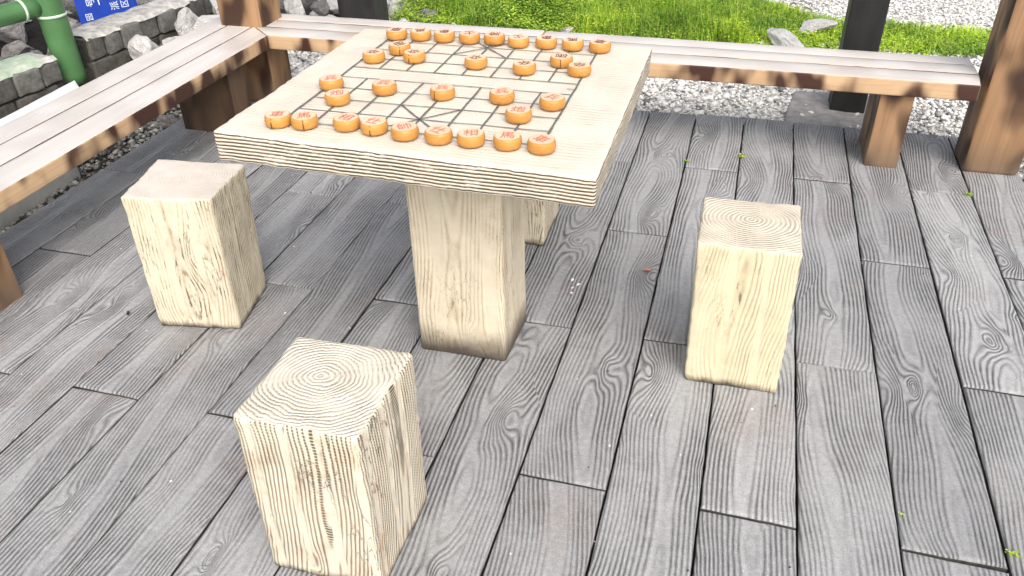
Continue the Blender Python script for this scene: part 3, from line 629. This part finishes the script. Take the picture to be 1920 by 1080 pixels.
# ------------------------------------------------------------------ green bamboo style fence
def tube(P, Q, r, N=28, bulge=None, segs=24):
    P = Vector(P); Q = Vector(Q); d = (Q-P).normalized(); a = d.orthogonal().normalized(); b = d.cross(a); V, F = [], []
    for i in range(segs+1):
        t = i/segs; c = P.lerp(Q, t); rr = r*(bulge(t*(Q-P).length) if bulge else 1)
        for k in range(N): V.append(tuple(c+(a*math.cos(2*math.pi*k/N)+b*math.sin(2*math.pi*k/N))*rr))
    for i in range(segs):
        for k in range(N): F.append((i*N+k, i*N+(k+1) % N, (i+1)*N+(k+1) % N, (i+1)*N+k))
    F.append(tuple(range(N-1, -1, -1))); F.append(tuple(segs*N+k for k in range(N)))
    return V, F
def bamboo():
    M_g = mat_simple('green_enamel', (.075, .18, .070), .32, .12, 14, .5); M_r = mat_simple('white_joint_ring', (.55, .68, .55), .5, .15)
    e = empty('bamboo_fence', (-2.98, 1.36, .1), 'glossy green painted bamboo style fence with white joint rings standing in the block wall', 'fence')
    def pole(name, P, Q, r, rings):
        V, F = tube(P, Q, r); me = bpy.data.meshes.new(name); me.from_pydata(V, [], F); o = link_mesh(name, me, [M_g], e, True)
        P = Vector(P); Q = Vector(Q); d = (Q-P).normalized()
        for s in rings:
            V, F = tube(P+d*(s-.006), P+d*(s+.006), r+.0028, segs=2, bulge=lambda x: 1.02); me = bpy.data.meshes.new('joint_ring'); me.from_pydata(V, [], F)
            rr_ = link_mesh('joint_ring', me, [M_r], None, True); rr_.parent = o; rr_.matrix_parent_inverse = o.matrix_parent_inverse.copy() if False else Matrix.Identity(4)
            rr_.matrix_parent_inverse = (Matrix.Translation(e.location)).inverted() @ Matrix.Identity(4) if False else Matrix.Identity(4)
    pole('post', (-2.925, 1.575, .0), (-2.945, 1.585, 1.15), .066, (.345, .80))
    pole('rail', (-2.96, 1.53, .395), (-3.36, .35, .38), .048, (.075, .7))
    pole('rail', (-2.96, 1.53, .56), (-3.36, .35, .545), .048, (.075, .7))
    pole('rail', (-2.93, 1.64, .56), (-2.75, 3.3, .545), .048, (.085, .7))
bamboo()

# ------------------------------------------------------------------ blue banner behind the wall
def banner():
    e = empty('blue_sign', (-3.62, 2.45, -.3), 'blue sign with white writing turned on its side, leaning behind the block wall', 'sign')
    M_b = mat_simple('blue_print', (.012, .055, .40), .45, .12, 10, .4); M_w = mat_simple('white_print', (.75, .82, .85), .6, .05)
    P = Vector((-3.60, 2.46, -.28)); ux = Vector((.62, .78, 0)).normalized(); uz = Vector((-.10, .08, .99)).normalized(); nn = ux.cross(uz)
    w, h = .36, .85; g = Geo(); th = nn*-.012
    q = [P, P+ux*w, P+ux*w+uz*h, P+uz*h]; g.quad(q); g.quad([a+th for a in q][::-1])
    for i in range(4): g.quad([q[i]+th, q[(i+1) % 4]+th, q[(i+1) % 4], q[i]])
    g.build('sign_panel', [M_b], e, False, 1e-5)
    Rm = Matrix((ux, uz, nn)).transposed().to_4x4()
    for ch, a, b, s in (('号', .088, .398, .055), ('1', .137, .398, .062), ('园', .058, .316, .046), ('派', .222, .358, .055), ('区', .284, .362, .052), ('口', .225, .43, .05), ('园', .10, .50, .06)):
        gm = glyph(ch, s, .0012).copy(); gm.materials.clear(); gm.materials.append(M_w)
        o = bpy.data.objects.new('lettering', gm); C.objects.link(o); o.parent = e
        o.matrix_basis = Matrix.Translation(P+ux*a+uz*b+nn*.0015-e.location) @ Rm @ Matrix.Rotation(math.radians(90 if ch != '1' else 180), 4, 'Z')
banner()

# ------------------------------------------------------------------ rocks
def rock_mesh(seed, cuts=16, rough=.07, sub=4):
    bm = bmesh.new(); bmesh.ops.create_icosphere(bm, subdivisions=sub, radius=1); r = random.Random(seed)
    pl = [(Vector((r.gauss(0, 1), r.gauss(0, 1), r.gauss(0, 1))).normalized(), r.uniform(.42, .80)) for _ in range(cuts)]
    for v in bm.verts:
        for n, d in pl:
            k = v.co.dot(n)
            if k > d: v.co -= n*(k-d)*.985
        v.co += v.normal*(noise.noise(v.co*2.2+Vector((seed, 0, 0)))*rough*1.2+noise.noise(v.co*6+Vector((seed, 0, 0)))*rough*.45)
    me = bpy.data.meshes.new('rock'); bm.to_mesh(me); bm.free(); return me
def mat_rock(name, a, b):
    n = NT(name); tc = n.n('ShaderNodeTexCoord'); oi = n.n('ShaderNodeObjectInfo'); k = n.noise(tc.outputs['Object'], 2.4, 5, .65); k2 = n.noise(tc.outputs['Object'], 11, 4, .7)
    col = n.mix(n.mr(k, .35, .65), a, b); col = n.mix(n.mr(k2, .55, .72, 0., .5), col, (.13, .11, .09)); g = n.mr(oi.outputs['Random'], 0., 1., .75, 1.12)
    return n.fin(n.mix(1., col, n.xyz(g, g, g), 'MULTIPLY'), .85, n.bump(n.M('ADD', k, n.M('MULTIPLY', k2, .4)), .12, .6), .25)
M_rw = mat_rock('white_limestone', (.80, .79, .77), (.60, .58, .56)); M_rg = mat_rock('grey_limestone', (.26, .25, .24), (.15, .145, .14))
RM = [rock_mesh(s) for s in range(9)]
rocksW = []; rocksG = []
for m_ in RM:
    a = m_.copy(); a.materials.append(M_rw); rocksW.append(a); b = m_.copy(); b.materials.append(M_rg); rocksG.append(b)
def rock(x, y, z, s, white, label, group, sc=None, i=None):
    me = (rocksW if white else rocksG)[random.randrange(9) if i is None else i]
    o = bpy.data.objects.new('rock', me); C.objects.link(o); o.location = (x, y, z)
    q = sc or (random.uniform(.8, 1.4), random.uniform(.7, 1.1), random.uniform(.45, .8)); o.scale = tuple(s*k for k in q); o.rotation_euler = (random.uniform(-.4, .4), random.uniform(-.4, .4), random.uniform(0, 6.28))
    tag(o, label, 'rock', group)
rr = random.Random(21); G1 = 'rubble between the block wall and the bench'
RL = 'jagged pale limestone rock in the rubble heap between block wall and bench corner'; RD = 'jagged dark grey rock in the rubble heap between block wall and bench corner'
placed = []
def scatter(n, x0, x1, y0, y1, smin, smax, zf, pw, lw, lg, group, mind=.75):
    k = 0; tries = 0
    while k < n and tries < n*60:
        tries += 1; x, y, s = rr.uniform(x0, x1), rr.uniform(y0, y1), rr.uniform(smin, smax)
        if any((x-a)**2+(y-b)**2 < (mind*(s+c))**2 for a, b, c in placed): continue
        placed.append((x, y, s)); w = rr.random() < pw; rock(x, y, zf(x, y)+s*.15, s, w, lw if w else lg, group+(', pale' if w else ', dark')); k += 1
# rocks piled against the wall: x, y, centre height, size, white, mesh, scale, label (None = one of the look-alikes)
for x, y, z, q, w, k, sc, lb in (
    (-2.66, 1.86, .06, .085, 1, 2, (1., .9, 1.15), 'pale humped rock with greenish foot against the block wall, nearest of the large rocks'),
    (-2.52, 1.79, .03, .06, 1, 5, (1.3, .8, .6), None), (-2.62, 1.66, .05, .05, 1, 1, (1.5, .7, .4), 'small flat white rock at the foot of the wall beside the left bench'),
    (-2.44, 1.86, .09, .085, 0, 4, (1.5, .7, .6), 'dark grey wedge shaped rock beside the left bench near its corner'),
    (-2.60, 2.00, .10, .062, 1, 6, (1.4, .8, .6), 'long white rock lying above the dark wedge shaped rock'), (-2.47, 2.07, .11, .075, 1, 8, (1.6, .7, .5), None),
    (-2.66, 2.24, .13, .095, 1, 0, (1.1, .9, .8), 'big pale rounded rock leaning on the wall beside the bench corner post'), (-2.53, 2.27, .12, .09, 1, 3, (1.3, .8, .6), None),
    (-2.37, 1.98, .08, .08, 1, 7, (1.3, .9, .6), None), (-2.62, 2.54, .12, .10, 1, 2, (1.2, .9, .7), None), (-2.42, 2.25, .10, .08, 1, 1, (1.2, .9, .7), None), (-2.52, 2.48, .08, .08, 0, 3, (1., 1., .8), None),
    (-2.45, 2.62, .03, .09, 0, 6, (1.2, .9, .6), None), (-2.56, 2.85, .06, .11, 1, 5, (1.3, .8, .7), None), (-2.60, 1.80, -.06, .08, 0, 7, (1.2, 1., .8), None), (-2.60, 2.08, .0, .10, 0, 8, (1.2, 1., .8), None),
    (-2.45, 1.98, .0, .10, 0, 2, (1.2, 1., .7), None), (-2.45, 2.22, .0, .11, 0, 0, (1.2, 1., .7), None), (-2.60, 2.38, .02, .11, 0, 4, (1.1, 1., .8), None), (-2.40, 1.78, -.03, .08, 0, 2, (1.1, 1., .8), None),
    (-2.70, 2.02, .04, .07, 0, 6, (1., 1., .8), None), (-2.32, 2.15, .02, .08, 1, 5, (1.1, 1., .8), None),
    (-2.46, 3.10, -.0, .12, 1, 0, (1.2, .8, .7), None), (-2.30, 3.16, -.0, .09, 0, 5, (1.2, .8, .7), None), (-2.40, 2.95, -.03, .09, 1, 7, (1.2, .8, .5), None), (-2.20, 3.18, .0, .10, 1, 6, (1.4, .8, .6), None),
    (-2.15, 3.0, -.04, .08, 1, 3, (1.2, .8, .6), None), (-2.30, 2.85, -.05, .09, 0, 1, (1.2, .8, .6), None), (-2.05, 3.3, -.02, .10, 1, 2, (1.2, .8, .6), None), (-2.25, 3.45, .0, .12, 0, 8, (1.2, .9, .6), None), (-2.45, 3.4, .02, .13, 1, 4, (1.3, .8, .6), None), (-2.6, 3.2, .02, .12, 0, 2, (1.2, .8, .6), None)):
    if z > .04: q *= 1.22
    rock(x, y, z, q, bool(w), lb or (RL if w else RD), None if lb else G1+(', pale' if w else ', dark'), sc, k); placed.append((x, y, q*.8))
scatter(30, -2.78, -2.12, 2.2, 3.7, .05, .10, lambda x, y: -.10, .6, RL, RD, G1, .62)
scatter(14, -2.85, -2.1, 1.3, 2.2, .04, .07, lambda x, y: -.15, .5, RL, RD, G1, .7)
RL2 = 'white broken rock in the pile behind the bench beside the left black post'; RD2 = 'dark broken rock in the pile behind the bench beside the left black post'
scatter(16, -2.3, -1.35, 2.45, 4.2, .07, .14, lambda x, y: -.05, .65, RL2, RD2, 'rock pile beside the left black post', .6)
scatter(26, -2.2, -1.25, 2.2, 4.4, .03, .06, lambda x, y: -.04, .6, RL2, RD2, 'rock pile beside the left black post', .7)
scatter(130, -6.2, -3.3, 1.6, 5.4, .06, .17, lambda x, y: -.36, .05, 'pale rock in the dark hollow behind the block wall', 'dark earthy rock in the hollow behind the block wall', 'rocks behind the block wall', .6)
rock(.62, 3.05, -.01, .16, True, 'flat white slab of rock at the edge of the weeds behind the rear bench', None, (1.3, .6, .32), 1)
rock(.80, 3.36, .0, .13, True, 'low white rock half hidden in the weeds, left of the right black post', None, (1.3, .7, .45), 5)
rock(-.62, 2.99, .0, .05, True, 'small white stone at the front edge of the grass beyond the rear bench', None, (1.5, .8, .5), 6)
# pale slabs lying beyond the left bench
M_slab = mat_simple('pale_stone_slab', (.62, .63, .65), .5, .12, 12, .4, .002)
g = Geo(); block(g, [(-2.44, -.9, .18), (-2.16, -.9, .20), (-2.383, 1.05, .20), (-2.484, 1.135, .20)], [(-2.44, -.9, .15), (-2.16, -.9, .17), (-2.383, 1.05, .17), (-2.484, 1.135, .17)], r=.004, n=12, nz=2, amp=.002, nsc=5, seed=3)
tag(g.build('stone_slab', [M_slab, M_slab], None, True, 1e-5), 'pale bluish stone slab with pointed end lying beyond the left bench', 'slab')
g = Geo(); block(g, [(-2.62, -.9, .12), (-2.30, -.9, .12), (-2.42, .93, .12), (-2.60, .93, .12)], [(-2.62, -.9, -.2), (-2.30, -.9, -.2), (-2.42, .93, -.2), (-2.60, .93, -.2)], r=.006, n=12, nz=3, amp=.003, nsc=5, seed=6)
tag(g.build('stone_slab', [mat_simple('grey_stone_slab', (.42, .43, .42), .7, .2, 9, .3, .003)]*2, None, True, 1e-5), 'greyer streaked slab under the pale slab beyond the left bench', 'slab')

# ------------------------------------------------------------------ gravel (stuff)
def merge_instances(name, baseV, baseF, pos, scl, rot, cols, mat, smooth=False):
    n = len(pos); bv = len(baseV); ca, sa = np.cos(rot), np.sin(rot)
    V = baseV[None]*scl[:, None, :]
    tilt = rng.uniform(-.5, .5, n)[:, None]; y = V[..., 1]*np.cos(tilt)-V[..., 2]*np.sin(tilt); z = V[..., 1]*np.sin(tilt)+V[..., 2]*np.cos(tilt)
    X = V[..., 0]*ca[:, None]-y*sa[:, None]; Y = V[..., 0]*sa[:, None]+y*ca[:, None]
    V = np.stack([X, Y, z], -1)+pos[:, None, :]
    F = (baseF[None]+np.arange(n)[:, None, None]*bv).reshape(-1, baseF.shape[1])
    me = bpy.data.meshes.new(name); me.vertices.add(n*bv); me.vertices.foreach_set('co', V.reshape(-1).astype(np.float32))
    k = baseF.shape[1]; me.loops.add(F.size); me.loops.foreach_set('vertex_index', F.reshape(-1).astype(np.int32)); me.polygons.add(len(F))
    me.polygons.foreach_set('loop_start', np.arange(0, F.size, k, dtype=np.int32)); me.polygons.foreach_set('loop_total', np.full(len(F), k, dtype=np.int32)); me.update(calc_edges=True)
    a = me.color_attributes.new('col', 'FLOAT_COLOR', 'POINT'); cc = np.repeat(np.c_[cols, np.ones(n)], bv, 0); a.data.foreach_set('color', cc.reshape(-1).astype(np.float32))
    return link_mesh(name, me, [mat], None, smooth)
bm = bmesh.new(); bmesh.ops.create_icosphere(bm, subdivisions=1, radius=1)
IV = np.array([v.co[:] for v in bm.verts]); IF = np.array([[v.index for v in f.verts] for f in bm.faces]); bm.free(); IV = IV*(1+rng.uniform(-.28, .22, (len(IV), 1)))
def gravel():
    P, Sx, Cl = [], [], []
    def reg(n, x0, x1, y0, y1, s0, s1, z, tone, tv, dk=.12):
        x = rng.uniform(x0, x1, n); y = rng.uniform(y0, y1, n); s = rng.uniform(s0, s1, n)
        P.append(np.stack([x, y, z+rng.uniform(-.006, .012, n)], 1)); Sx.append(np.stack([s*rng.uniform(.8, 1.4, n), s*rng.uniform(.7, 1.1, n), s*rng.uniform(.4, .8, n)], 1))
        t = tone*rng.uniform(1-tv, 1+tv, n); t = np.where(rng.random(n) < dk, t*.35, t); Cl.append(np.clip(np.stack([t*1.02, t, t*.96], 1), .02, .8))
    reg(22000, -1.5, 2.4, 1.86, 3.15, .005, .0115, -.052, .70, .22, .08)
    reg(1200, -1.5, 2.4, 1.86, 3.2, .014, .024, -.05, .68, .3)
    reg(26000, .2, 4.0, 3.1, 6.0, .005, .011, -.054, .76, .16, .05)
    reg(5000, -4, 1.0, 3.9, 6.5, .010, .020, -.05, .55, .3)
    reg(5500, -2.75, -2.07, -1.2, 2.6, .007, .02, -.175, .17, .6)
    reg(5000, -2.5, -1.5, 1.92, 3.1, .007, .018, -.07, .62, .3)
    reg(1200, -2.2, -2.07, .2, 1.9, .008, .02, -.10, .22, .6)
    reg(2500, 1.52, 2.6, .6, 1.9, .006, .014, -.05, .52, .3)
    P = np.concatenate(P); o = merge_instances('gravel', IV, IF, P, np.concatenate(Sx), rng.uniform(0, 6.28, len(P)), np.concatenate(Cl), mat_attr('gravel_stone', .85, 150, 0, .15)); tag(o, 'loose pale crushed gravel around the deck', 'gravel', kind='stuff')
gravel()

# ------------------------------------------------------------------ weeds and grass (stuff)
def grassy():
    # blade: 3 segment curved strip ; leaf: small folded diamond
    bl = np.array([(-.5, 0, 0), (.5, 0, 0), (-.42, .10, .45), (.42, .10, .45), (-.25, .35, .8), (.25, .35, .8), (0, .7, 1.)]); bf = np.array([(0, 1, 3), (0, 3, 2), (2, 3, 5), (2, 5, 4), (4, 5, 6)])
    lf = np.array([(0, 0, 0), (.5, .5, .18), (0, 1.1, .05), (-.5, .5, .18), (0, .55, .0)]); lff = np.array([(0, 1, 4), (1, 2, 4), (2, 3, 4), (3, 0, 4)])
    def density(x, y):
        k = noise.noise(Vector((x*2.5, y*2.5, 1)))*.5+noise.noise(Vector((x*7, y*7, 4)))*.35
        return k
    def inside(x, y):
        k = density(x, y)
        if x < .95 and x > -1.75:
            far = 4.55-max(0, (x+.1))*.95-.1*k; near = 2.98+.10*k+(0.05 if x > .2 else 0)
            if near < y < far and x < .92+.1*k: return k > -.42 or x < .2
        if .75 < x < 2.3: return 3.02+.10*(x-.7)+.06*k < y < 3.60+.12*k-.05*(x-1.2) and k > -.3
        return False
    pts = []
    while len(pts) < 17000:
        x, y = rng.uniform(-1.8, 2.3), rng.uniform(2.9, 4.6)
        if inside(x, y): pts.append((x, y))
    pts = np.array(pts)
    B, L = [], []
    hf = lambda x, y: (.5+.75*max(0, density(x, y)+.3))*(1. if x < .4 else .5)*min(1., .45+(y-2.95)*1.4)
    for x, y in pts:
        h = hf(x, y); grassy_zone = noise.noise(Vector((x*1.8+5, y*1.8, 9)))+(x+.3)*.25 > -.1
        br = noise.noise(Vector((x*3, y*3, 20)))
        if grassy_zone:
            for _ in range(5): B.append((x+rng.normal(0, .012), y+rng.normal(0, .012), rng.uniform(.05, .22)*h*(1.35 if x < .35 else .9), rng.uniform(.0022, .005), br))
        for _ in range(4 if grassy_zone else 9): L.append((x+rng.normal(0, .02), y+rng.normal(0, .02), rng.uniform(.01, .17)*h*(1.2 if x < .4 else .7), rng.uniform(.006, .014), br))
    def colr(n, br, hh):
        t = rng.random(n)[:, None]; a = np.array((.19, .36, .035)); b = np.array((.46, .60, .075)); c = np.array((.05, .13, .02)); d = np.array((.50, .44, .15))
        col = a*(1-t)+b*t; m = rng.random(n)[:, None]; col = np.where(m < .16, c, col); col = np.where(m > .95, d, col)
        return 1.2*col*(1+.5*np.asarray(br)[:, None])*(1-np.clip(np.asarray(br)[:, None]*1.2, -.4, .4)*np.array((-.2, .0, .3)))*np.clip(1.+.15*rng.normal(size=(n, 1)), .6, 1.4)
    m = mat_attr('weed_leaf', .5, 40, .35, .15)
    B = np.array(B); n = len(B); pos = np.stack([B[:, 0], B[:, 1], np.full(n, -.055)], 1); scl = np.stack([B[:, 3], B[:, 2]*rng.uniform(.3, 1.2, n), B[:, 2]], 1)
    L = np.array(L); k = len(L)
    # join both into one mesh object
    rot = rng.uniform(0, 6.28, n); ob = merge_instances('grass', bl, bf, pos, scl, rot, colr(n, B[:, 4], B[:, 2]), m)
    pos2 = np.stack([L[:, 0], L[:, 1], -.05+L[:, 2]], 1); s = L[:, 3]*1.1; ob2 = merge_instances('weeds', lf, lff, pos2, np.stack([s, s*1.4, s], 1), rng.uniform(0, 6.28, k), colr(k, L[:, 4], L[:, 2]), m)
    tag(ob, 'bright green grass blades growing behind the rear bench', 'grass', kind='stuff'); tag(ob2, 'low leafy green weeds growing behind the rear bench', 'weeds', kind='stuff')
    # small sprouts in the deck joints and by the corner
    def sprout(x, y, z, n, sz, label):
        P = np.stack([rng.normal(x, sz*.45, n), rng.normal(y, sz*.45, n), z+rng.uniform(0, sz*.6, n)], 1); s_ = rng.uniform(.006, .011, n)*sz/.02
        o = merge_instances('sprout', lf, lff, P, np.stack([s_, s_*1.5, s_], 1), rng.uniform(0, 6.28, n), colr(n, np.zeros(n)+.3, None), m); tag(o, label, 'weed')
    for (x, y, n, sz, lb) in ((.243, 1.335, 12, .014, 'tiny green sprout in a deck joint left of the two middle sprouts'), (.452, 1.42, 22, .020, 'leafy green sprout in a deck joint in front of the rear bench'),
                          (1.285, 1.285, 16, .018, 'small green sprout on the deck just in front of the right brown post'), (1.095, -.425, 16, .012, 'small yellow green sprout in the deck joint near the lower right'),
                          (.884, -.37, 9, .008, 'tiny green sprout in the deck joint at the lower right'), (.600, -.005, 8, .010, 'dark green moss tuft at the foot of the right stool')):
        sprout(x, y, .001, n, sz, lb)
    sprout(-1.60, 2.62, -.03, 60, .06, 'green weed clump under the rear bench corner')
    sprout(-2.18, .98, -.10, 18, .03, 'small yellow green weed in the gravel under the left bench')
grassy()

# ------------------------------------------------------------------ small litter on the deck
M_leaf = mat_simple('dry_leaf', (.42, .20, .13), .7, .3, 90); M_chip = mat_simple('white_chip', (.75, .74, .72), .8, .1, 90); M_dk = mat_simple('dark_crumb', (.03, .027, .022), .9, .2)
def leaf(x, y, s, rz, label):
    g = Geo(); L = [[(s*(t-.5), w*s*.28*math.sin(math.pi*min(.98, max(.03, t)))*1., .004+.25*s*abs(w)+.12*s*math.sin(t*4)) for w in (-1, -.4, .3, 1)] for t in np.linspace(0, 1, 8)]
    g.grid(L, [[(0, 0)]*4]*8); o = g.build('fallen_leaf', [M_leaf], None, True); o.location = (x, y, 0); o.rotation_euler.z = rz; tag(o, label, 'leaf')
gr = lambda *a: a
leaf(.205, .475, .028, .4, 'dry curled reddish leaf on the deck between pedestal and right stool')
def crumb(x, y, s, mat, name, label, cat, group, q=(1, .8, .5)):
    me = RM[random.randrange(9)].copy(); me.materials.append(mat); o = bpy.data.objects.new(name, me); C.objects.link(o); o.location = (x, y, s*q[2]*.8+.001); o.scale = tuple(s*k for k in q); o.rotation_euler.z = random.uniform(0, 6); tag(o, label, cat, group)
for x, y, s in ((-.02, .372, .009), (.003, .35, .008), (-.01, .33, .006), (-.008, .30, .006)): crumb(x, y, s, M_chip, 'paint_chip', 'white flake on the deck right of the table pedestal', 'flake', 'white flakes on the deck', (1.4, .8, .3))
for i in range(95):
    x, y = random.uniform(-1.7, 1.4), random.uniform(-1., 1.7); w = random.random() < .6
    crumb(x, y, random.uniform(.0016, .0048), M_chip if w else M_dk, 'grit', ('tiny white' if w else 'tiny dark')+' crumb of grit lying on the deck boards', 'grit', ('white' if w else 'dark')+' grit scattered on the deck')
crumb(-.83, -.02, .006, M_chip, 'paint_chip', 'white flake on the deck beside the left stool foot', 'flake', None, (1.2, .8, .4))
crumb(-1.30, -.14, .011, M_dk, 'dead_beetle', 'small dark dead insect on the deck left of the left stool', 'insect', None, (1.5, .6, .5))
